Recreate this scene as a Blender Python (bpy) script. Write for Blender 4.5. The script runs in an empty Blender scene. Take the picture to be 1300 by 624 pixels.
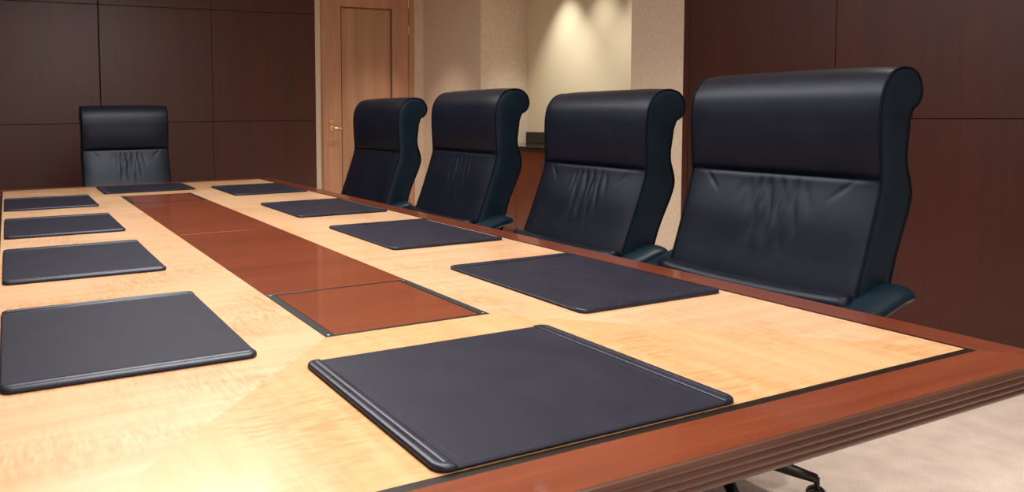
import bpy, bmesh, math, random
from mathutils import Vector, Matrix
C = bpy.context.scene.collection
PI = math.pi
random.seed(7)

# ------------------------------------------------------------------ materials
def srgb(r, g, b):
    f = lambda c: (c/255/12.92) if c/255 <= .04045 else ((c/255+.055)/1.055)**2.4
    return (f(r), f(g), f(b), 1)

class NT:
    def __init__(s, name):
        s.m = bpy.data.materials.new(name); s.m.use_nodes = True
        s.t = s.m.node_tree; s.b = s.t.nodes['Principled BSDF']
    def n(s, typ, **kw):
        nd = s.t.nodes.new(typ)
        for k, v in kw.items():
            if k in nd.inputs: nd.inputs[k].default_value = v
            else: setattr(nd, k, v)
        return nd
    def l(s, a, ao, b, bi): s.t.links.new(a.outputs[ao], b.inputs[bi])
    def coords(s, scale, rot=(0, 0, 0)):
        tc = s.n('ShaderNodeTexCoord'); mp = s.n('ShaderNodeMapping')
        mp.inputs['Scale'].default_value = scale; mp.inputs['Rotation'].default_value = rot
        s.l(tc, 'Object', mp, 'Vector'); return mp
    def ramp(s, src, out, stops):
        r = s.n('ShaderNodeValToRGB'); e = r.color_ramp.elements
        while len(e) < len(stops): e.new(.5)
        for k, (p, c) in zip(e, stops): k.position = p; k.color = c
        s.l(src, out, r, 'Fac'); return r
    def bump(s, src, out, strength, dist=.001):
        b = s.n('ShaderNodeBump', Strength=strength, Distance=dist)
        s.l(src, out, b, 'Height'); s.l(b, 'Normal', s.b, 'Normal'); return b
    def mix(s, a, ao, b, bo, fac, mode='MULTIPLY'):
        m = s.n('ShaderNodeMix', data_type='RGBA', blend_type=mode)
        m.inputs[0].default_value = fac
        s.l(a, ao, m, 6); s.l(b, bo, m, 7); return m

def plain(name, col, rough=.5, metal=0., spec=.5, coat=0., coatr=.1):
    k = NT(name); k.b.inputs['Base Color'].default_value = col
    k.b.inputs['Roughness'].default_value = rough; k.b.inputs['Metallic'].default_value = metal
    k.b.inputs['Specular IOR Level'].default_value = spec
    k.b.inputs['Coat Weight'].default_value = coat; k.b.inputs['Coat Roughness'].default_value = coatr
    return k

def wood(name, c0, c1, grain='Z', rough=.4, spec=.5, fine=1., coat=0., coatr=.15, bump=.12):
    k = plain(name, c0, rough, 0, spec, coat, coatr)
    sc = {'X': (1.2, 26, 26), 'Y': (26, 1.2, 26), 'Z': (26, 26, 1.2)}[grain]
    mp = k.coords(tuple(a*fine for a in sc))
    n1 = k.n('ShaderNodeTexNoise', Scale=2.2, Detail=6., Roughness=.6); k.l(mp, 'Vector', n1, 'Vector')
    mp2 = k.coords(tuple(a*.1 for a in sc)); n2 = k.n('ShaderNodeTexNoise', Scale=1.6, Detail=3.); k.l(mp2, 'Vector', n2, 'Vector')
    r1 = k.ramp(n1, 'Fac', [(.3, c0), (.72, c1)])
    r2 = k.ramp(n2, 'Fac', [(.3, (.72, .72, .72, 1)), (.7, (1.15, 1.12, 1.1, 1))])
    m = k.mix(r1, 'Color', r2, 'Color', .75)
    k.l(m, 2, k.b, 'Base Color')
    k.bump(n1, 'Fac', bump, .0006)
    return k.m

def veneer(name, c0, c1, grain='X', rip=.35, rough=.3):
    """figured pale sycamore: long soft streaks along the grain, short ripple bars across it"""
    k = plain(name, c0, rough, 0, .5, .35, .12)
    sc = {'X': (1.0, 14, 14), 'Y': (14, 1.0, 14)}[grain]
    sr = {'X': (105, 22, 22), 'Y': (22, 105, 22)}[grain]
    mp = k.coords(sc); n1 = k.n('ShaderNodeTexNoise', Scale=1.8, Detail=5., Roughness=.55, Distortion=.4); k.l(mp, 'Vector', n1, 'Vector')
    mp2 = k.coords(sr); n2 = k.n('ShaderNodeTexNoise', Scale=1.2, Detail=3., Roughness=.5, Distortion=.3); k.l(mp2, 'Vector', n2, 'Vector')
    mp3 = k.coords((2.2, 2.2, 2.2)); n3 = k.n('ShaderNodeTexNoise', Scale=1.3, Detail=2.); k.l(mp3, 'Vector', n3, 'Vector')
    r1 = k.ramp(n1, 'Fac', [(.32, c0), (.7, c1)])
    r2 = k.ramp(n2, 'Fac', [(.35, (.80, .68, .56, 1)), (.60, (1, 1, 1, 1))])
    r3 = k.ramp(n3, 'Fac', [(.42, (0, 0, 0, 1)), (.62, (1, 1, 1, 1))])
    m = k.mix(r1, 'Color', r2, 'Color', .5)
    mul = k.n('ShaderNodeMath', operation='MULTIPLY'); mul.inputs[1].default_value = rip
    k.l(r3, 'Color', mul, 0); k.l(mul, 'Value', m, 0)
    k.l(m, 2, k.b, 'Base Color')
    return k.m

def leather(name, col, rough=.42, grain=900, strength=.25, spec=.5):
    k = plain(name, col, rough, 0, spec)
    mp = k.coords((1, 1, 1))
    v = k.n('ShaderNodeTexVoronoi', Scale=grain); k.l(mp, 'Vector', v, 'Vector')
    k.bump(v, 'Distance', strength, .0004)
    k.b.inputs['Specular Tint'].default_value = (.78, .88, 1, 1)
    n = k.n('ShaderNodeTexNoise', Scale=9., Detail=4.); k.l(mp, 'Vector', n, 'Vector')
    r = k.ramp(n, 'Fac', [(.3, tuple(c*.85 for c in col[:3])+(1,)), (.7, tuple(c*1.15 for c in col[:3])+(1,))])
    k.l(r, 'Color', k.b, 'Base Color')
    rr = k.n('ShaderNodeMapRange'); rr.inputs[3].default_value = rough-.05; rr.inputs[4].default_value = rough+.07
    k.l(n, 'Fac', rr, 0); k.l(rr, 0, k.b, 'Roughness')
    return k.m

def fabric(name, c0, c1, scale=1.):
    """woven wallcovering: fine vertical and horizontal slubs"""
    k = plain(name, c0, .85, 0, .2)
    a = k.coords((160*scale, 160*scale, 26*scale)); n1 = k.n('ShaderNodeTexNoise', Scale=1., Detail=3.); k.l(a, 'Vector', n1, 'Vector')
    b = k.coords((30*scale, 30*scale, 190*scale)); n2 = k.n('ShaderNodeTexNoise', Scale=1., Detail=3.); k.l(b, 'Vector', n2, 'Vector')
    ad = k.n('ShaderNodeMath', operation='ADD'); k.l(n1, 'Fac', ad, 0); k.l(n2, 'Fac', ad, 1)
    hf = k.n('ShaderNodeMath', operation='MULTIPLY'); hf.inputs[1].default_value = .5; k.l(ad, 'Value', hf, 0)
    r = k.ramp(hf, 'Value', [(.38, c0), (.62, c1)])
    k.l(r, 'Color', k.b, 'Base Color'); k.bump(hf, 'Value', .35, .0008)
    return k.m

def carpet_mat():
    k = plain('carpet_pile', srgb(190, 172, 160), .95, 0, .1)
    a = k.coords((1, 1, 1)); n1 = k.n('ShaderNodeTexNoise', Scale=260., Detail=3.); k.l(a, 'Vector', n1, 'Vector')
    n2 = k.n('ShaderNodeTexNoise', Scale=9., Detail=4.); k.l(a, 'Vector', n2, 'Vector')
    r = k.ramp(n1, 'Fac', [(.3, srgb(222, 206, 198)), (.7, srgb(246, 236, 230))])
    r2 = k.ramp(n2, 'Fac', [(.3, (.86, .86, .86, 1)), (.7, (1.05, 1.05, 1.05, 1))])
    m = k.mix(r, 'Color', r2, 'Color', 1.); k.l(m, 2, k.b, 'Base Color')
    k.bump(n1, 'Fac', .8, .004); return k.m

def granite_mat():
    k = plain('black_granite', srgb(24, 20, 18), .12, 0, .5)
    a = k.coords((1, 1, 1)); n1 = k.n('ShaderNodeTexNoise', Scale=120., Detail=4.); k.l(a, 'Vector', n1, 'Vector')
    r = k.ramp(n1, 'Fac', [(.5, srgb(20, 17, 15)), (.72, srgb(70, 58, 50))]); k.l(r, 'Color', k.b, 'Base Color'); return k.m

def emit(name, col, s):
    k = NT(name); k.b.inputs['Emission Color'].default_value = col; k.b.inputs['Emission Strength'].default_value = s
    k.b.inputs['Base Color'].default_value = (1, 1, 1, 1); return k.m

M_panel = wood('dark_mahogany_panelling', srgb(62, 18, 7), srgb(74, 24, 10), 'Z', .45, .68, .55)
M_gap = plain('panel_gap_black', srgb(14, 7, 5), .8).m
M_border = wood('red_mahogany_border', srgb(106, 50, 30), srgb(126, 62, 38), 'Y', .30, .5, 1., .45, .07, .02)
M_centre = wood('red_mahogany_veneer', srgb(122, 58, 34), srgb(142, 72, 44), 'X', .27, .5, .8, .5, .06, .02)
M_mould = wood('brown_mahogany_moulding', srgb(82, 52, 43), srgb(104, 70, 58), 'X', .38, .5)
M_cab = wood('mahogany_cabinet', srgb(84, 42, 24), srgb(104, 54, 31), 'Z', .35, .5)
M_ven_side = veneer('pale_figured_veneer', srgb(228, 180, 136), srgb(240, 200, 160), 'X', 1.)
M_ven_end = veneer('honey_figured_veneer', srgb(220, 172, 120), srgb(232, 190, 142), 'Y', .9)
M_string = plain('black_stringing', srgb(30, 18, 12), .4).m
M_seam = plain('pale_seam', srgb(120, 66, 44), .4).m
M_brush = leather('black_brush_strip', srgb(32, 35, 33), .7, 350, .9)
M_leather = leather('navy_black_leather', srgb(15, 18, 31), .40, 700, .22, .36)
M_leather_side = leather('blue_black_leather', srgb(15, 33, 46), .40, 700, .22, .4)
M_piping = leather('dark_piping', srgb(6, 11, 16), .6, 700, .1, .15)
M_pad = leather('navy_desk_leather', srgb(36, 35, 48), .5, 1100, .3, .3)
M_padrail = leather('navy_rail_leather', srgb(38, 40, 54), .27, 1100, .25, .6)
M_stitch = plain('navy_stitch', srgb(70, 70, 84), .6).m
M_felt = plain('pad_underside', srgb(10, 10, 14), .8).m
M_maple = wood('maple_door_wood', srgb(190, 140, 110), srgb(206, 158, 128), 'Z', .38, .5, .7)
M_maple_panel = wood('maple_door_panel', srgb(178, 134, 104), srgb(190, 148, 118), 'Z', .42, .5, .4)
M_maple_dark = wood('maple_bead', srgb(110, 66, 38), srgb(132, 84, 50), 'Z', .4, .5, .7)
M_brass = plain('polished_brass', srgb(240, 218, 160), .28, 1.).m
M_chrome = plain('polished_steel', srgb(180, 182, 186), .2, 1.).m
M_black = plain('black_plastic', srgb(16, 16, 18), .4).m
M_fab = fabric('beige_wallcovering', srgb(206, 186, 164), srgb(226, 208, 188))
M_plaster = plain('ceiling_plaster', srgb(232, 226, 216), .9, 0, .2).m
M_paint = plain('recess_paint', srgb(222, 208, 178), .8, 0, .2).m
M_granite = granite_mat()
M_carpet = carpet_mat()
M_lampglow = emit('lamp_diffuser', (1, .92, .82, 1), 1.5)

# ------------------------------------------------------------------ mesh helpers
def link(name, bm, mats, parent=None, smooth=False, loc=None):
    me = bpy.data.meshes.new(name); bmesh.ops.recalc_face_normals(bm, faces=bm.faces)
    bm.to_mesh(me); bm.free()
    for m in (mats if isinstance(mats, (list, tuple)) else [mats]): me.materials.append(m)
    if smooth: me.shade_smooth()
    o = bpy.data.objects.new(name, me); C.objects.link(o)
    if parent: o.parent = parent
    if loc: o.location = loc
    return o

def sharp(o, deg=35):
    me = o.data; me.shade_smooth(); me.set_sharp_from_angle(angle=math.radians(deg)); return o

def box(bm, x0, x1, y0, y1, z0, z1, bev=0., mi=0, seg=2):
    vs = [bm.verts.new((x, y, z)) for x in (x0, x1) for y in (y0, y1) for z in (z0, z1)]
    fs = [(0, 1, 3, 2), (4, 6, 7, 5), (0, 4, 5, 1), (2, 3, 7, 6), (0, 2, 6, 4), (1, 5, 7, 3)]
    F = [bm.faces.new([vs[i] for i in f]) for f in fs]
    if bev > 0:
        es = {e for f in F for e in f.edges}
        r = bmesh.ops.bevel(bm, geom=list(es), offset=bev, segments=seg, affect='EDGES', profile=.5)
        for f in r['faces']: f.material_index = mi
    for f in F:
        if f.is_valid: f.material_index = mi
    if mi:
        for v in vs:
            if v.is_valid:
                for f in v.link_faces: f.material_index = mi

def prism(bm, poly, z0, z1, mi=0):
    a = [bm.verts.new((x, y, z0)) for x, y in poly]; b = [bm.verts.new((x, y, z1)) for x, y in poly]
    n = len(poly); F = [bm.faces.new(a[::-1]), bm.faces.new(b)]
    for i in range(n): F.append(bm.faces.new((a[i], a[(i+1) % n], b[(i+1) % n], b[i])))
    for f in F: f.material_index = mi

def tube(bm, pts, r, seg=8, closed=False, cap=True, mi=0, ry=None):
    """sweep a round (or r x ry oval) section along pts; r may be a list"""
    pts = [Vector(p) for p in pts]; n = len(pts); rings = []
    prev = None
    for i, p in enumerate(pts):
        if closed: t = pts[(i+1) % n]-pts[i-1]
        else: t = pts[min(i+1, n-1)]-pts[max(i-1, 0)]
        t.normalize()
        ref = prev if prev is not None else (Vector((0, 1, 0)) if abs(t.y) < .9 else Vector((1, 0, 0)))
        u = ref-t*ref.dot(t); u.normalize(); w = t.cross(u); prev = u
        ri = r[i] if isinstance(r, (list, tuple)) else r
        rb = (ry[i] if isinstance(ry, (list, tuple)) else ry) if ry is not None else ri
        rings.append([bm.verts.new(p+u*ri*math.cos(2*PI*k/seg)+w*rb*math.sin(2*PI*k/seg)) for k in range(seg)])
    rng = range(n) if closed else range(n-1)
    for i in rng:
        a, b = rings[i], rings[(i+1) % n]
        for k in range(seg):
            f = bm.faces.new((a[k], a[(k+1) % seg], b[(k+1) % seg], b[k])); f.material_index = mi
    if cap and not closed:
        bm.faces.new(rings[0][::-1]).material_index = mi; bm.faces.new(rings[-1]).material_index = mi

def lathe(bm, prof, cx=0, cy=0, seg=24, mi=0):
    rings = [[bm.verts.new((cx+r*math.cos(2*PI*k/seg), cy+r*math.sin(2*PI*k/seg), z)) for k in range(seg)] for r, z in prof]
    for a, b in zip(rings, rings[1:]):
        for k in range(seg): bm.faces.new((a[k], a[(k+1) % seg], b[(k+1) % seg], b[k])).material_index = mi
    bm.faces.new(rings[0][::-1]).material_index = mi; bm.faces.new(rings[-1]).material_index = mi

def rrect(x0, x1, y0, y1, r, seg=6):
    P = []
    for cx, cy, a0 in ((x1-r, y0+r, -PI/2), (x1-r, y1-r, 0), (x0+r, y1-r, PI/2), (x0+r, y0+r, PI)):
        for k in range(seg+1):
            a = a0+PI/2*k/seg; P.append((cx+r*math.cos(a), cy+r*math.sin(a)))
    return P

def slab(bm, rings, mi=0):
    """stack closed outlines [(pts, z)...] into a solid"""
    R = [[bm.verts.new((x, y, z)) for x, y in P] for P, z in rings]
    n = len(R[0])
    for a, b in zip(R, R[1:]):
        for k in range(n): bm.faces.new((a[k], a[(k+1) % n], b[(k+1) % n], b[k])).material_index = mi
    bm.faces.new(R[0][::-1]).material_index = mi; bm.faces.new(R[-1]).material_index = mi

def struct(o, name=None):
    o['kind'] = 'structure'; return o

def thing(name, label, cat, loc=(0, 0, 0), rz=0., group=None):
    o = bpy.data.objects.new(name, None); C.objects.link(o); o.location = loc; o.rotation_euler = (0, 0, rz)
    o.empty_display_size = .1
    o['label'] = label; o['category'] = cat
    if group: o['group'] = group
    return o

def copy_tree(o, parent=None):
    c = o.copy(); C.objects.link(c); c.parent = parent
    for ch in list(o.children): copy_tree(ch, c)
    return c

def catmull(P, sub=6, closed=False):
    out = []; n = len(P); P = [Vector(p) for p in P]
    for i in range(n if closed else n-1):
        p0 = P[i-1] if (closed or i) else P[0]*2-P[1]
        p1 = P[i]; p2 = P[(i+1) % n]
        p3 = P[(i+2) % n] if (closed or i+2 < n) else P[-1]*2-P[-2]
        for k in range(sub):
            t = k/sub
            out.append(.5*((2*p1)+(p2-p0)*t+(2*p0-5*p1+4*p2-p3)*t*t+(3*p1-p0-3*p2+p3)*t**3))
    if not closed: out.append(P[-1])
    return out

# ------------------------------------------------------------------ room
H = 2.85                     # ceiling
XR, YB, XL, YF = 4.5, 7.41, -2.6, -1.9
ZS = (.055, 1.178, 2.325, H)   # horizontal panel joints

def panelled(bm, seams, zs, place, base):
    """boards with open joints in front of a dark backing; place(u0,u1,z0,z1,d0,d1,bev,mi) builds a box"""
    for i in range(len(seams)-1):
        for j in range(len(zs)-1):
            g0, g1 = seams[i][1], seams[i+1][1]
            place(seams[i][0]+g0/2, seams[i+1][0]-g1/2, zs[j]+(.0022 if j else 0), zs[j+1]-.0022, 0, .02, .0016, 0)
    place(seams[0][0], seams[-1][0], 0, H, .019, base, 0, 1)

bm = bmesh.new()
def pb(u0, u1, z0, z1, d0, d1, b, mi): box(bm, u0, u1, YB+d0, YB+d1, z0, z1, b, mi)
panelled(bm, [(XL, 0), (-1.41, .004), (-.28, .004), (.85, .012), (1.968, .004), (3.125, 0)], ZS, pb, .12)
struct(link('wall_back', bm, [M_panel, M_gap]))
# wallpapered part of the back wall: strip, door opening, strip
bm = bmesh.new()
DX0, DX1, DZ = 3.19, 4.37, 2.66
box(bm, 3.127, DX0, YB+.01, YB+.12, 0, H); box(bm, DX1, XR+.12, YB+.01, YB+.12, 0, H); box(bm, DX0, DX1, YB+.01, YB+.12, DZ, H)
struct(link('wall_back_papered', bm, M_fab))
# right wall, papered stretch beyond the recess, recess and pier
RY0, RY1, RX = 4.315, 6.29, 5.10
bm = bmesh.new()
box(bm, XR, XR+.10, RY1, YB+.01, 0, H)
box(bm, XR+.10, RX+.10, RY1, RY1+.10, 0, H)
struct(link('wall_right_papered', bm, M_fab))
bm = bmesh.new(); box(bm, RX, RX+.1, RY0-.1, RY1, 0, H); struct(link('wall_recess', bm, M_paint))
bm = bmesh.new(); box(bm, XR, RX, 3.83, RY0, 0, H); struct(link('wall_pier', bm, M_fab))
bm = bmesh.new()
def pr(u0, u1, z0, z1, d0, d1, b, mi): box(bm, XR+d0, XR+d1, u0, u1, z0, z1, b, mi)
panelled(bm, [(YF, 0), (-1.25, .004), (-.24, .004), (.765, .004), (1.77, .004), (2.777, .004), (3.785, 0)], ZS, pr, .12)
box(bm, XR-.004, XR+.12, 3.785, 3.829, 0, H, .001, 0)
struct(link('wall_right', bm, [M_panel, M_gap]))
bm = bmesh.new()
def pl(u0, u1, z0, z1, d0, d1, b, mi): box(bm, XL-d1, XL-d0, u0, u1, z0, z1, b, mi)
panelled(bm, [(YF, 0), (-.78, .004), (.35, .004), (1.48, .004), (2.61, .004), (3.74, .004), (4.87, .004), (6.0, .004), (YB, 0)], ZS, pl, .12)
struct(link('wall_left', bm, [M_panel, M_gap]))
bm = bmesh.new(); box(bm, XL-.12, XR+.12, YF-.12, YF, 0, H); struct(link('wall_front', bm, M_fab))
bm = bmesh.new(); box(bm, XL-.12, RX+.12, YF-.12, YB+.14, -.1, 0); struct(link('floor', bm, M_carpet))
bm = bmesh.new(); box(bm, XL-.12, RX+.12, YF-.12, YB+.14, H, H+.1); struct(link('ceiling', bm, M_plaster))
# skirting
for nm, b in (('baseboard_back', (XL, 3.125, YB-.012, YB, 0, .055)), ('baseboard_right', (XR-.012, XR, YF, 3.785, 0, .055)),
              ('baseboard_left', (XL, XL+.012, YF, YB-.012, 0, .055)), ('baseboard_papered', (XR-.012, XR, RY1, YB+.01, 0, .055)),
              ('baseboard_pier', (XR-.012, XR, 3.83, RY0, 0, .055)), ('baseboard_front', (XL+.012, XR-.012, YF, YF+.012, 0, .055))):
    bm = bmesh.new(); box(bm, *b, .003); struct(link(nm, bm, M_panel))

# ------------------------------------------------------------------ door
dr = bpy.data.objects.new('door_1', None); C.objects.link(dr); dr['kind'] = 'structure'; dr.location = (0, 0, 0)
yf = YB-.004
bm = bmesh.new()   # casing: two legs and a head with a stepped face
for a, b_ in ((DX0, DX0+.07), (DX1-.07, DX1)):
    box(bm, a, b_, yf, YB+.10, 0, DZ, .003)
    box(bm, a+.012, b_-.012, yf-.010, yf+.002, 0, DZ-.012, .003)
box(bm, DX0+.07, DX1-.07, yf, YB+.10, DZ-.07, DZ, .003); box(bm, DX0+.058, DX1-.058, yf-.010, yf+.002, DZ-.058, DZ-.012, .003)
link('door_frame', bm, M_maple, dr)
lx0, lx1, lz1 = DX0+.074, DX1-.074, DZ-.075
px0, px1, pz0, pz1 = 3.437, 4.087, .22, 2.43
ly0, ly1 = YB+.008, YB+.052
bm = bmesh.new()
box(bm, lx0, px0, ly0, ly1, .01, lz1, .0015); box(bm, px1, lx1, ly0, ly1, .01, lz1, .0015)
box(bm, px0, px1, ly0, ly1, pz1, lz1, .0015); box(bm, px0, px1, ly0, ly1, .01, pz0, .0015)
leaf = link('door_leaf', bm, M_maple, dr)
bm = bmesh.new(); box(bm, px0-.01, px1+.01, ly0+.022, ly1-.008, pz0-.01, pz1+.01); link('door_panel', bm, M_maple_panel, leaf)
bm = bmesh.new(); bw = .014
for q in ((px0, px0+bw, pz0, pz1), (px1-bw, px1, pz0, pz1), (px0+bw, px1-bw, pz1-bw, pz1), (px0+bw, px1-bw, pz0, pz0+bw)):
    box(bm, q[0], q[1], ly0+.006, ly0+.024, q[2], q[3], .004)
link('panel_bead', bm, M_maple_dark, leaf)
bm = bmesh.new()   # lever handle with round rose and a keyhole rose above
def disc(bm, x, y, z, r, t, seg=20, mi=0):
    n0 = len(bm.verts); tube(bm, [(x, y, z), (x, y-t*.7, z), (x, y-t, z)], [r, r, r*.8], seg, mi=mi)
hx, hz = 3.318, 1.085
disc(bm, hx, ly0, hz, .027, .012); disc(bm, hx, ly0, hz+.075, .024, .012)
tube(bm, [(hx, ly0, hz), (hx, ly0-.045, hz), (hx+.012, ly0-.055, hz), (hx+.05, ly0-.056, hz-.002), (hx+.10, ly0-.052, hz-.006), (hx+.125, ly0-.046, hz-.002)], [.010, .010, .010, .010, .009, .006], 12)
link('door_handle', bm, M_brass, dr, True)
bm = bmesh.new()
for z in (.3, 1.25, 2.2, 2.5): tube(bm, [(lx1+.004, ly0-.006, z-.05), (lx1+.004, ly0-.006, z+.05)], .007, 10)
link('door_hinge', bm, M_brass, dr, True)

# ------------------------------------------------------------------ credenza in the recess
cr = thing('credenza', 'mahogany credenza with black granite top built into the lit wall recess', 'cabinet', (XR+.06, (RY0+RY1)/2, 0))
L = RY1-RY0-.012; d = RX-XR-.065
bm = bmesh.new(); box(bm, .02, d, -L/2, L/2, .08, .879, .002); box(bm, .06, d, -L/2+.02, L/2-.02, 0, .08); link('body', bm, M_cab, cr)
for i in range(4):
    a = -L/2+.01+i*(L-.02)/4; b_ = a+(L-.02)/4
    bm = bmesh.new(); box(bm, 0, .0195, a+.002, b_-.002, .09, .872, .003); dd = link('door', bm, M_cab, cr)
    ky = b_-.035 if i % 2 == 0 else a+.035
    bm = bmesh.new(); tube(bm, [(0, ky, .78), (-.012, ky, .78), (-.022, ky, .78), (-.024, ky, .78)], [.005, .005, .011, .008], 12); link('knob', bm, M_brass, dd, True)
bm = bmesh.new(); box(bm, -.055, d, -L/2, L/2, .88, .912, .004); link('worktop', bm, M_granite, cr)
bm = bmesh.new(); box(bm, d-.02, d, -L/2, L/2, .9125, 1.028, .002); link('backsplash', bm, M_granite, cr)

# ------------------------------------------------------------------ conference table
TZ = .74
tx0, tx1, ty0, ty1 = -.038, 1.803, .838, 5.428       # veneer field
BW = .109                                             # border width
ix0, ix1 = .642, 1.088                                # centre strip
hy0, hy1, hy2, hy3, hym = 1.481, 1.903, 4.27, 4.702, 3.04
tb = thing('conference_table', 'long pale veneer boardroom table with red mahogany border and centre strip', 'table', (0, 0, 0))
bm = bmesh.new()
zt = TZ; zb = TZ-.03
F = [(tx0, ty0), (tx1, ty0), (tx1, ty1), (tx0, ty1)]; I = [(ix0, hy0), (ix1, hy0), (ix1, hy3), (ix0, hy3)]
for k, mi in ((0, 1), (1, 0), (2, 1), (3, 0)):
    prism(bm, [F[k], F[(k+1) % 4], I[(k+1) % 4], I[k]], zb, zt, mi)
link('veneer_field', bm, [M_ven_side, M_ven_end], tb)
bm = bmesh.new(); s = .012    # dark stringing line round the field
G = [(tx0-s, ty0-.017), (tx1+s, ty0-.017), (tx1+s, ty1+s), (tx0-s, ty1+s)]
for k in range(4): prism(bm, [G[k], G[(k+1) % 4], F[(k+1) % 4], F[k]], zb, zt-.0004)
link('stringing_line', bm, M_string, tb)
# border with mitred corners, top flat only; profile edge hangs outside it
bm = bmesh.new()
O = [(tx0-BW, ty0-BW), (tx1+BW, ty0-BW), (tx1+BW, ty1+BW), (tx0-BW, ty1+BW)]
for k in range(4): prism(bm, [O[k], O[(k+1) % 4], G[(k+1) % 4], G[k]], zb, zt, k % 2)
link('border', bm, [M_centre, M_border], tb)
prof = [(-.004, zt-.0302), (-.004, zt-.0005), (.001, zt-.0004), (.0045, zt-.0025)]
for k in range(29):      # four reeds down the edge
    u = k/28; prof.append((.0045+.002*math.sin(PI*u)+.0028*abs(math.sin(4*PI*u))**.6, zt-.003-.047*u))
prof += [(-.012, zt-.052), (-.02, zt-.052), (-.02, zt-.0302)]
bm = bmesh.new(); R = []
for o_, z in prof:
    P = [(tx0-BW-o_, ty0-BW-o_), (tx1+BW+o_, ty0-BW-o_), (tx1+BW+o_, ty1+BW+o_), (tx0-BW-o_, ty1+BW+o_)]
    R.append([bm.verts.new((x, y, z)) for x, y in P])
for a, b_ in zip(R, R[1:]+R[:1]):
    for k in range(4): bm.faces.new((a[k], a[(k+1) % 4], b_[(k+1) % 4], b_[k]))
sharp(link('edge_moulding', bm, M_mould, tb), 50)
for a, b_ in ((hy1+.0015, hym-.001), (hym+.001, hy2-.0015)):
    bm = bmesh.new(); box(bm, ix0+.001, ix1-.001, a, b_, zb, zt+.0002, .0008, 0, 1); link('centre_panel', bm, M_centre, tb)
bm = bmesh.new(); box(bm, ix0+.001, ix1-.001, hym-.001, hym+.001, zb, zt-.0002); link('panel_seam', bm, M_seam, tb)
for a, b_ in ((hy0, hy1), (hy2, hy3)):      # lift-out cable hatches with brush strips at the sides
    bm = bmesh.new(); box(bm, ix0+.026, ix1-.026, a+.012, b_-.011, zb, zt+.0002, .001, 0, 1); ht = link('cable_hatch', bm, M_centre, tb)
    bm = bmesh.new(); box(bm, ix0+.0005, ix1-.0005, a+.0005, b_-.0005, zb-.005, zt-.006)
    box(bm, ix0+.0005, ix1-.0005, a+.0005, a+.0105, zt-.007, zt+.0004); box(bm, ix0+.0005, ix1-.0005, b_-.0095, b_-.0005, zt-.007, zt+.0004)
    link('hatch_rebate', bm, M_string, ht)
    for x in (ix0+.0005, ix1-.0235):
        bm = bmesh.new(); box(bm, x, x+.023, a+.004, b_-.004, zt-.005, zt+.0012, .0015)
        link('brush_strip', bm, M_brush, ht)
        for y in (a+.012, b_-.012):
            bm = bmesh.new(); lathe(bm, [(.004, zt+.0008), (.004, zt+.0016), (.003, zt+.002)], x+.0115, y, 10); link('screw', bm, M_chrome, ht)
bm = bmesh.new(); box(bm, tx0+.05, tx1-.05, ty0+.05, ty1-.05, zb-.03, zb-.006); link('underframe', bm, M_mould, tb)
for yc in (1.75, 4.5):
    bm = bmesh.new(); box(bm, .45, 1.31, yc-.3, yc+.3, .06, zb-.03, .01); box(bm, .42, 1.34, yc-.33, yc+.33, 0, .06, .008)
    link('pedestal', bm, M_cab, tb)

# ------------------------------------------------------------------ desk pads
def make_pad(name='desk_pad'):
    """local x = long side 0.605, y = short side 0.50; padded rails on the two short ends"""
    t = bpy.data.objects.new(name, None); C.objects.link(t)
    hx, hy = .301, .246
    bm = bmesh.new()
    slab(bm, [(rrect(-hx+.003, hx-.003, -hy+.003, hy-.003, .020), 0), (rrect(-hx, hx, -hy, hy, .022), .002), (rrect(-hx, hx, -hy, hy, .022), .0045),
              (rrect(-hx+.003, hx-.003, -hy+.003, hy-.003, .020), .0065)])
    sharp(link('base_board', bm, M_pad, t), 12)
    w = .034
    def end(ins, sgn):       # outline of a padded rail: round outer corners, square inner ones
        P = []
        xo, xi, r = hx-.0005-ins, hx-w+ins, .0215-ins
        for cx, cy, a0 in ((xo-r, -hy+.0005+ins+r, -PI/2), (xo-r, hy-.0005-ins-r, 0)):
            for k in range(9):
                a = a0+PI/2*k/8; P.append((cx+r*math.cos(a), cy+r*math.sin(a)))
        P += [(xi, hy-.0005-ins), (xi, -hy+.0005+ins)]
        return [(sgn*x, y) for x, y in P]
    for sgn in (-1, 1):
        x0 = sgn*(hx-w)
        bm = bmesh.new()
        slab(bm, [(end(.0015, sgn), .0005), (end(0, sgn), .003), (end(0, sgn), .0058), (end(.0009, sgn), .0080), (end(.0028, sgn), .0094), (end(.0058, sgn), .0103), (end(.009, sgn), .0106), (end(.0118, sgn), .0103), (end(.0135, sgn), .0098), (end(.0150, sgn), .0090)])
        xi0, xi1 = sorted((x0-.018*sgn, x0))
        rl = sharp(link('end_rail', bm, M_padrail, t), 38)
        bm = bmesh.new(); xs = x0-sgn*.012
        k = -hy+.008
        while k < hy-.008:
            box(bm, xs-.0005, xs+.0005, k, k+.0045, .0062, .0069); k += .0062
        link('stitching', bm, M_stitch, rl)
    return t

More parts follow.
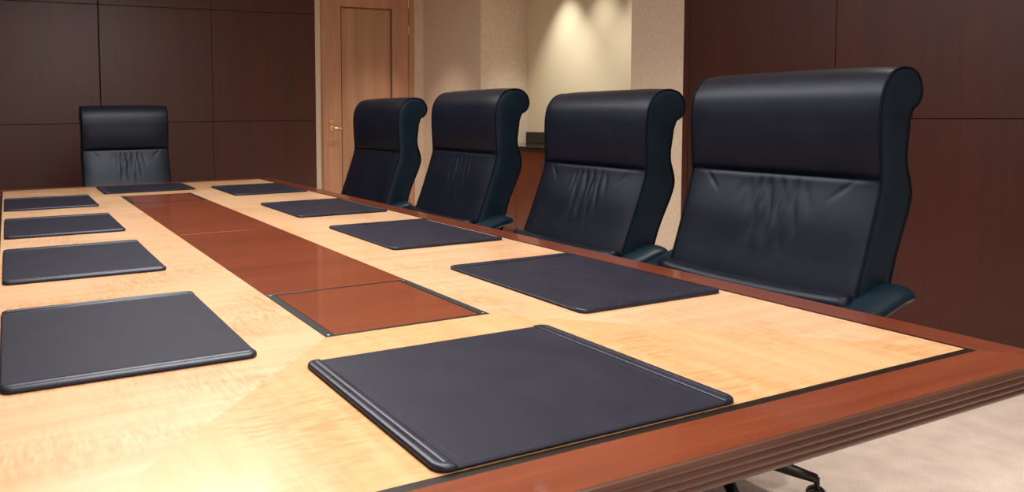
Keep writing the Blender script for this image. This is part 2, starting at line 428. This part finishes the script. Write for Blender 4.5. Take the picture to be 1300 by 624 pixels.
pads = [  # x, y, rz, label, group
    (1.545, 1.689, PI/2, 'navy leather desk pad in front of the nearest chair on the right side', 'desk pads along the right side of the table'),
    (1.540, 2.645, PI/2, 'navy leather desk pad in front of the second nearest chair on the right side', 'desk pads along the right side of the table'),
    (1.542, 3.600, PI/2, 'navy leather desk pad in front of the third nearest chair on the right side', 'desk pads along the right side of the table'),
    (1.548, 4.705, PI/2, 'navy leather desk pad by the far right corner, nearest the maple door', 'desk pads along the right side of the table'),
    (.219, 1.728, PI/2, 'navy leather desk pad on the left edge nearest the viewer, largest of the left ones', 'desk pads along the left side of the table'),
    (.220, 2.678, PI/2, 'navy leather desk pad on the left edge, second from the viewer', 'desk pads along the left side of the table'),
    (.222, 3.585, PI/2, 'navy leather desk pad on the left edge, third from the viewer', 'desk pads along the left side of the table'),
    (.219, 4.572, PI/2, 'small looking navy leather desk pad at the far left corner of the table', 'desk pads along the left side of the table'),
    (.836, 1.092, 0, 'navy leather desk pad at the near end of the table below the hatch', 'desk pads at the table ends'),
    (.873, 5.165, 0, 'navy leather desk pad at the far end of the table before the far head chair', 'desk pads at the table ends')]
p0 = make_pad()
for i, (x, y, rz, lab, grp) in enumerate(pads):
    o = p0 if i == 0 else copy_tree(p0)
    o.location = (x*.992, y*.992, TZ+.0012); o.rotation_euler = (0, 0, rz); o['label'] = lab; o['category'] = 'desk pad'; o['group'] = grp

# ------------------------------------------------------------------ executive chair (faces -x locally, seam of the back at x=0)
K = 2.5/2.36
def sc(p): return ((p[0]-2.36)*K, 1.24+(p[1]-1.24)*K)
front = [(2.235, .60), (2.257, .691), (2.2915, .79), (2.3165, .865), (2.3435, .949), (2.362, 1.015), (2.362, 1.045), (2.357, 1.11), (2.352, 1.18), (2.352, 1.24), (2.364, 1.292),
         (2.40, 1.336), (2.454, 1.352), (2.507, 1.344), (2.538, 1.315), (2.546, 1.281), (2.533, 1.251), (2.503, 1.232)]
back = [(2.491, 1.205), (2.486, 1.155), (2.481, 1.106), (2.486, 1.063), (2.503, 1.020), (2.510, .977), (2.496, .928), (2.482, .895), (2.442, .801), (2.414, .70), (2.395, .60)]
W2 = .325
Fp = [Vector((v[0], v[1], 0)) for v in catmull([Vector((*sc(p), 0)) for p in front], 8)]
Bp = [Vector((v[0], v[1], 0)) for v in catmull([Vector((*sc(p), 0)) for p in back], 6)]
ZSEAM = sc((0, 1.028))[1]
seam_i = min((i for i in range(len(Fp)) if Fp[i].x < .1), key=lambda i: abs(Fp[i].y-ZSEAM))
def normals(P):
    N = []
    for i in range(len(P)):
        t = P[min(i+1, len(P)-1)]-P[max(i-1, 0)]; t.normalize(); N.append(Vector((-t.y, t.x, 0)))
    return N
FN = normals(Fp)     # outward (front) normals: path runs upward, left normal points to -x
NU = 130
def smooth(a, b, x):
    t = max(0, min(1, (x-a)/(b-a))); return t*t*(3-2*t)

def wrinkle(u, h):
    """folds fanning down from the middle of the seam; h = height below the seam (m)"""
    v = 0
    for c, k, am, w_, h0, h1 in ((-.20, .32, .6, .010, .01, .16), (-.135, .16, .9, .007, .0, .24), (-.10, .24, .6, .006, .05, .30), (-.055, .05, 1.1, .008, .0, .20), (-.028, .12, .7, .005, .03, .28),
                                 (.006, -.08, 1.2, .009, .0, .25), (.034, .02, .6, .006, .06, .22), (.072, -.18, 1.0, .008, .0, .27), (.118, -.22, .7, .009, .01, .17), (.17, -.34, .5, .011, .02, .13)):
        x = u-(c*(.6+1.3*h)+k*h*.45+.004*math.sin(h*38+c*60))
        v += am*math.exp(-(x/(w_+.022*h))**2)*smooth(h0, h0+.045, h)*(1-smooth(h1-.09, h1, h))
    return -.0036*v

def surf(bm, i0, i1, crown, kind):
    rows = []
    n = i1-i0
    L = [0]
    for i in range(i0+1, i1+1): L.append(L[-1]+(Fp[i]-Fp[i-1]).length)
    for r, i in enumerate(range(i0, i1+1)):
        p, nn = Fp[i], FN[i]; row = []
        s_ = L[r]; e = L[-1]-s_
        for k in range(NU+1):
            u = -1+2*k/NU; y = u*W2
            edge = (1-abs(u)**7)
            d = crown*edge-.0
            if kind == 'lumbar':
                h = e
                pin = math.exp(-(h/.008)**2)         # tucked in at the seam
                d = d*(1-.35*pin) + wrinkle(y, h)*edge
                d += .006*edge*math.exp(-((h-.14)/.10)**2)
                # small diagonal creases in the upper corners
                for sg in (-1, 1):
                    q = (sg*y-.235)+(h-.03)*.9
                    d += -.003*math.exp(-(q/.008)**2)*math.exp(-((h-.04)/.03)**2)
            else:
                pin = math.exp(-(s_/.014)**2)
                d = d*(1-.8*pin)-.006*pin
                d += .010*edge*math.exp(-((s_-.09)/.08)**2)
            q = p+nn*d
            row.append(bm.verts.new((q.x, y, q.y)))
        rows.append(row)
    for a, b_ in zip(rows, rows[1:]):
        for k in range(NU): bm.faces.new((a[k], a[k+1], b_[k+1], b_[k]))
    # close behind with an inset skin so the cushion has thickness
    rb = []
    for r, i in enumerate(range(i0, i1+1)):
        q = Fp[i]-FN[i]*.02; rb.append([bm.verts.new((q.x, -W2+.001, q.y)), bm.verts.new((q.x, W2-.001, q.y))])
    for r in range(n):
        bm.faces.new((rb[r][0], rb[r+1][0], rb[r+1][1], rb[r][1]))
        bm.faces.new((rb[r][0], rows[r][0], rows[r+1][0], rb[r+1][0])); bm.faces.new((rb[r][1], rb[r+1][1], rows[r+1][-1], rows[r][-1]))
    bm.faces.new([rb[0][0], rb[0][1]]+rows[0][::-1]); bm.faces.new([rb[-1][1], rb[-1][0]]+rows[-1])

def make_chair():
    t = bpy.data.objects.new('executive_chair', None); C.objects.link(t)
    last = len(Fp)-1
    bm = bmesh.new(); surf(bm, 0, seam_i, .010, 'lumbar'); sharp(link('lumbar_cushion', bm, M_leather, t), 60)
    bm = bmesh.new(); surf(bm, seam_i, last, .008, 'head'); sharp(link('headrest', bm, M_leather, t), 60)
    # rear skin
    bm = bmesh.new(); rows = []
    for p, nn in zip(Bp, normals(Bp)):
        rows.append([bm.verts.new((p.x+nn.x*.006*(1-abs(u/10)**6), u/10*W2, p.y+nn.y*.006*(1-abs(u/10)**6))) for u in range(-10, 11)])
    for a, b_ in zip(rows, rows[1:]):
        for k in range(20): bm.faces.new((a[k], a[k+1], b_[k+1], b_[k]))
    link('back_shell', bm, M_leather_side, t, True)
    # side panels: filled profile, gently domed
    for sg in (-1, 1):
        bm = bmesh.new()
        # ladder between front and back outlines for the stem, fan for the scroll
        m = 46; fa = Fp[:]; ns = next(i for i in range(len(Fp)) if Fp[i].y > sc((0, 1.205))[1])
        zlo, zhi = Fp[0].y, Fp[ns].y
        def at(P, z):
            best = None
            for a, b_ in zip(P, P[1:]):
                if (a.y-z)*(b_.y-z) <= 0 and a.y != b_.y:
                    f = (z-a.y)/(b_.y-a.y); return a.x+(b_.x-a.x)*f
            return min(P, key=lambda q: abs(q.y-z)).x
        rows = []
        for j in range(m+1):
            z = zlo+(zhi-zlo)*j/m; xa = at(Fp[:ns+1], z); xb = at(Bp, z)
            rows.append([bm.verts.new((xa+(xb-xa)*k/8, sg*(W2+.009*(1-abs(k/4-1)**4)+.0005), z)) for k in range(9)])
        for a, b_ in zip(rows, rows[1:]):
            for k in range(8): bm.faces.new((a[k], a[k+1], b_[k+1], b_[k]))
        top = rows[-1]
        # scroll: closed outline (top row of the stem + the roll), shrunk in rings towards its middle
        outer = [bm.verts.new((p.x, sg*(W2+.0005), p.y)) for p in Fp[ns+1:]]+[top[8]]
        outer = [top[0]]+outer+[top[k] for k in range(7, 0, -1)]
        cx_ = sum(v.co.x for v in outer)/len(outer); cz_ = sum(v.co.z for v in outer)/len(outer)+.012
        prev = outer; base = [v.co.copy() for v in outer]
        for f, h in ((.82, .0075), (.5, .0095), (.2, .0098)):
            cur = [bm.verts.new((cx_+(b.x-cx_)*f, sg*(W2+h), cz_+(b.z-cz_)*f)) for b in base]
            for k in range(len(cur)): k2 = (k+1) % len(cur); bm.faces.new((prev[k], prev[k2], cur[k2], cur[k]))
            prev = cur
        bm.faces.new(prev)
        sharp(link('side_panel', bm, M_leather_side, t), 60)
        # piping along front edge, round the scroll and down the rear edge
        path = [Vector((p.x, sg*(W2+.002), p.y)) for p in Fp+Bp]
        bm = bmesh.new(); tube(bm, path[::2]+[path[-1]], .0042, 8); link('piping', bm, M_piping, t, True)
    # roll at the foot of the back and seat cushion
    zs = Fp[0].y
    bm = bmesh.new()
    xb = sc((2.243, .66))[0]
    pts = [(xb-.012-.018*(1-(abs(u)/10)**4), u/10*(W2+.004), .644+.008*(abs(u)/10)**2) for u in range(-10, 11)]
    tube(bm, pts, .034, 16, ry=.030); link('foot_roll', bm, M_leather, t, True)
    # seat cushion: rounded block
    bm = bmesh.new(); x0, x1 = -.62, -.02
    prof_s = [(0, .43), (.02, .415), (1, .415)]
    def ringz(ins, z): return (rrect(x0+ins, x1, -W2+.02+ins, W2-.02-ins, .07), z)
    slab(bm, [ringz(.02, .40), ringz(.004, .415), ringz(0, .45), ringz(.004, .485), ringz(.02, .505), ringz(.06, .517), ringz(.14, .522)])
    sharp(link('seat', bm, M_leather, t), 50)
    bm = bmesh.new(); tube(bm, [(x, y, .487) for x, y in rrect(x0+.002, x1, -W2+.022, W2-.022, .07)], .004, 8, closed=True); link('seat_piping', bm, M_piping, t, True)
    # arms: padded loop from the back frame forward and down to the seat
    for sg in (-1, 1):
        ya = sg*(W2+.030)
        pts = catmull([(.072, ya, .676), (.0, ya, .674), (-.08, ya, .650), (-.20, ya, .618), (-.33, ya, .618), (-.43, ya, .600), (-.475, ya*.99, .55), (-.47, ya*.97, .50), (-.44, ya*.93, .46)], 5)
        n = len(pts); ra = [.060]*n; rb = [.028]*n
        for i in range(n):
            f = min(1, (i+.35)/4); g = math.sqrt(max(0, 1-(1-f)**2)); ra[i] = .060*max(.3, g); rb[i] = .030*max(.3, g)
            if i > n*.62: q = (i-n*.62)/(n*.38); ra[i] *= 1-.35*q
        bm = bmesh.new(); tube(bm, pts, ra, 20, ry=rb); arm = link('armrest', bm, M_leather_side, t, True)
        arm['label'] = 'padded blue-black leather armrest'
        bm = bmesh.new(); bx_ = [(.0, ya-sg*.02, .64), (.0, ya-sg*.02, .52), (-.06, ya-sg*.03, .46), (-.2, ya-sg*.07, .42)]
        tube(bm, catmull(bx_, 5), .013, 10); link('arm_bracket', bm, M_black, arm, True)
    # column, star base, castors
    bm = bmesh.new(); lathe(bm, [(.11, .395), (.11, .38), (.05, .36), (.03, .34), (.03, .2), (.045, .19), (.045, .09), (.04, .085)], -.30, 0, 24)
    sharp(link('gas_column', bm, M_black, t), 40)
    for k in range(5):
        a = k*2*PI/5+.3; dx, dy = math.cos(a), math.sin(a)
        bm = bmesh.new(); tube(bm, [(-.30+dx*r, dy*r, z) for r, z in ((.03, .12), (.12, .118), (.24, .095), (.30, .085))], [.026, .024, .018, .014], 10)
        lg = link('leg', bm, M_black, t, True)
        bm = bmesh.new(); cx, cy = -.30+dx*.30, dy*.30
        for q in (-.014, .014):
            tube(bm, [(cx-dy*(q-.009), cy+dx*(q-.009), .028), (cx-dy*(q+.009), cy+dx*(q+.009), .028)], .028, 16)
        tube(bm, [(cx, cy, .03), (cx, cy, .09)], .008, 8)
        sharp(link('castor', bm, M_black, lg), 40)
    return t

chairs = [
    (2.412, 1.675, .6, .003, 0, 'large navy black leather chair nearest the viewer against dark wood panelling', 'high back chairs along the right side'),
    (2.457, 2.585, -2.3, -.027, 3., 'high back dark leather chair second from the viewer, in front of the downlit wall recess', 'high back chairs along the right side'),
    (2.342, 3.450, -2.1, .004, 1.5, 'high back dark leather chair third from the viewer, in front of the beige papered wall', 'high back chairs along the right side'),
    (2.264, 4.352, -.6, -.020, 1.5, 'high back dark leather chair in front of the maple door, farthest on the right', 'high back chairs along the right side'),
    (.857, 5.87, 90, -.037, 0, 'lone high back dark leather chair at the far head of the table facing the viewer', None)]
c0 = make_chair()
for i, (x, y, deg, dz, tilt, lab, grp) in enumerate(chairs):
    o = c0 if i == 0 else copy_tree(c0)
    o.location = (x, y, 0); o.rotation_euler = (0, 0, math.radians(deg))
    for ch in o.children:      # gas lift set a little lower or higher
        if not ch.name.startswith(('leg', 'gas')):
            ch.location.z = dz
            if not ch.name.startswith(('seat', 'armrest')):     # recline of the back about its seam
                a = math.radians(tilt); P = Vector((0, 0, 1.0155))
                ch.rotation_euler = (0, a, 0); ch.location = P-Matrix.Rotation(a, 3, 'Y') @ P+Vector((0, 0, dz)); o['label'] = lab; o['category'] = 'chair'
    if grp: o['group'] = grp
    elif 'group' in o: del o['group']

# ------------------------------------------------------------------ ceiling lamps
def spot(x, y, z, tx, ty, tz, power, size, blend, col, r=.04):
    d = bpy.data.lights.new('spot_lamp', 'SPOT'); d.energy = power; d.spot_size = math.radians(size); d.spot_blend = blend; d.color = col; d.shadow_soft_size = r
    o = bpy.data.objects.new('spot_lamp', d); C.objects.link(o); o.location = (x, y, z)
    o.rotation_euler = (Vector((tx, ty, tz))-Vector((x, y, z))).to_track_quat('-Z', 'Y').to_euler(); return o
def area(x, y, z, sx, sy, power, col, rot=(0, 0, 0)):
    d = bpy.data.lights.new('area_lamp', 'AREA'); d.shape = 'RECTANGLE'; d.size = sx; d.size_y = sy; d.energy = power; d.color = col
    o = bpy.data.objects.new('area_lamp', d); C.objects.link(o); o.location = (x, y, z); o.rotation_euler = rot; return o
WARM = (1, .86, .72); NEUT = (1, .98, .955)

def ceiling_panel(x, y, sx, sy, lab, power, col):
    t = thing('ceiling_light', lab, 'light', (x, y, H), 0, 'ceiling lights over the table')
    bm = bmesh.new()
    for q in ((-sx/2-.03, -sx/2, -sy/2-.03, sy/2+.03), (sx/2, sx/2+.03, -sy/2-.03, sy/2+.03), (-sx/2, sx/2, -sy/2-.03, -sy/2), (-sx/2, sx/2, sy/2, sy/2+.03)):
        box(bm, *q, -.02, -.0005, .002)
    link('frame', bm, M_plaster, t)
    bm = bmesh.new(); box(bm, -sx/2, sx/2, -sy/2, sy/2, -.012, -.0005); link('diffuser', bm, M_lampglow, t)
    area(x, y, H-.03, sx, sy, power, col)
for k, (y, pw) in enumerate(((1.25, 31), (2.75, 30), (4.25, 25))):
    ceiling_panel(.88, y, 1.5, 1.38, ('long luminous ceiling panel over the %s of the table' % ('near end', 'middle', 'far end')[k]), pw, NEUT)
ceiling_panel(.88, -.9, 1.5, 1.0, 'luminous ceiling panel behind the near end of the table', 34, NEUT)

def downlight(x, y, tx, ty, tz, power, size, blend, lab, grp, col=WARM, r=.03):
    t = thing('downlight', lab, 'light', (x, y, H), 0, grp)
    bm = bmesh.new(); lathe(bm, [(.055, -.0005), (.07, -.004), (.068, -.008), (.05, -.008), (.05, -.0006)], 0, 0, 24); link('trim_ring', bm, M_plaster, t)
    bm = bmesh.new(); lathe(bm, [(.047, -.004), (.047, -.0055)], 0, 0, 24); link('lens', bm, M_lampglow, t)
    spot(x, y, H-.02, tx, ty, tz, power, size, blend, col, r)
for y, pw in ((5.68, 150), (5.21, 80), (4.74, 80)):
    downlight(RX-.28, y, RX-.28, y, 1.2, pw, 62, 1., 'small recessed downlight washing the back of the wall recess', 'downlights in the recess', (1, .97, .90), .02)
for x, y, pw, sz in ((3.85, 6.8, 130, 66), (3.35, 5.3, 110, 95), (3.3, 3.9, 80, 95), (3.35, 1.9, 110, 80), (2.7, .25, 120, 76)):  # last one is an added lamp, out of view, to brighten the carpet
    downlight(x, y, x, y, 0, pw, sz, 1., 'unseen round recessed downlight in the white ceiling beside the table', 'downlights in the main ceiling')

w = bpy.data.worlds.new('World'); bpy.context.scene.world = w; w.use_nodes = True
w.node_tree.nodes['Background'].inputs[0].default_value = (1, .95, .88, 1); w.node_tree.nodes['Background'].inputs[1].default_value = .15

# ------------------------------------------------------------------ camera
R_ = ((.9173690573906534, -.39786309282539023, -.011788634763989437), (.3965343675649195, .9160750066320513, -.059725016232532575), (.0345616533469265, .050115283013287514, .9981452552241206))
cam = bpy.data.cameras.new('camera'); co = bpy.data.objects.new('camera', cam); C.objects.link(co)
r, f, u = (Vector(a) for a in R_)
co.matrix_world = Matrix(((r.x, u.x, -f.x, 0), (r.y, u.y, -f.y, 0), (r.z, u.z, -f.z, 1.24), (0, 0, 0, 1)))
cam.sensor_width = 36; cam.lens = 927.29/1300*36
cam.shift_x = (650-410.6)/1300; cam.shift_y = (200.43-312)/1300
cam.clip_start = .02
S = bpy.context.scene; S.camera = co
S.view_settings.view_transform = 'Standard'; S.view_settings.look = 'None'; S.view_settings.gamma = 1; S.view_settings.exposure = .2
S.view_settings.use_curve_mapping = False
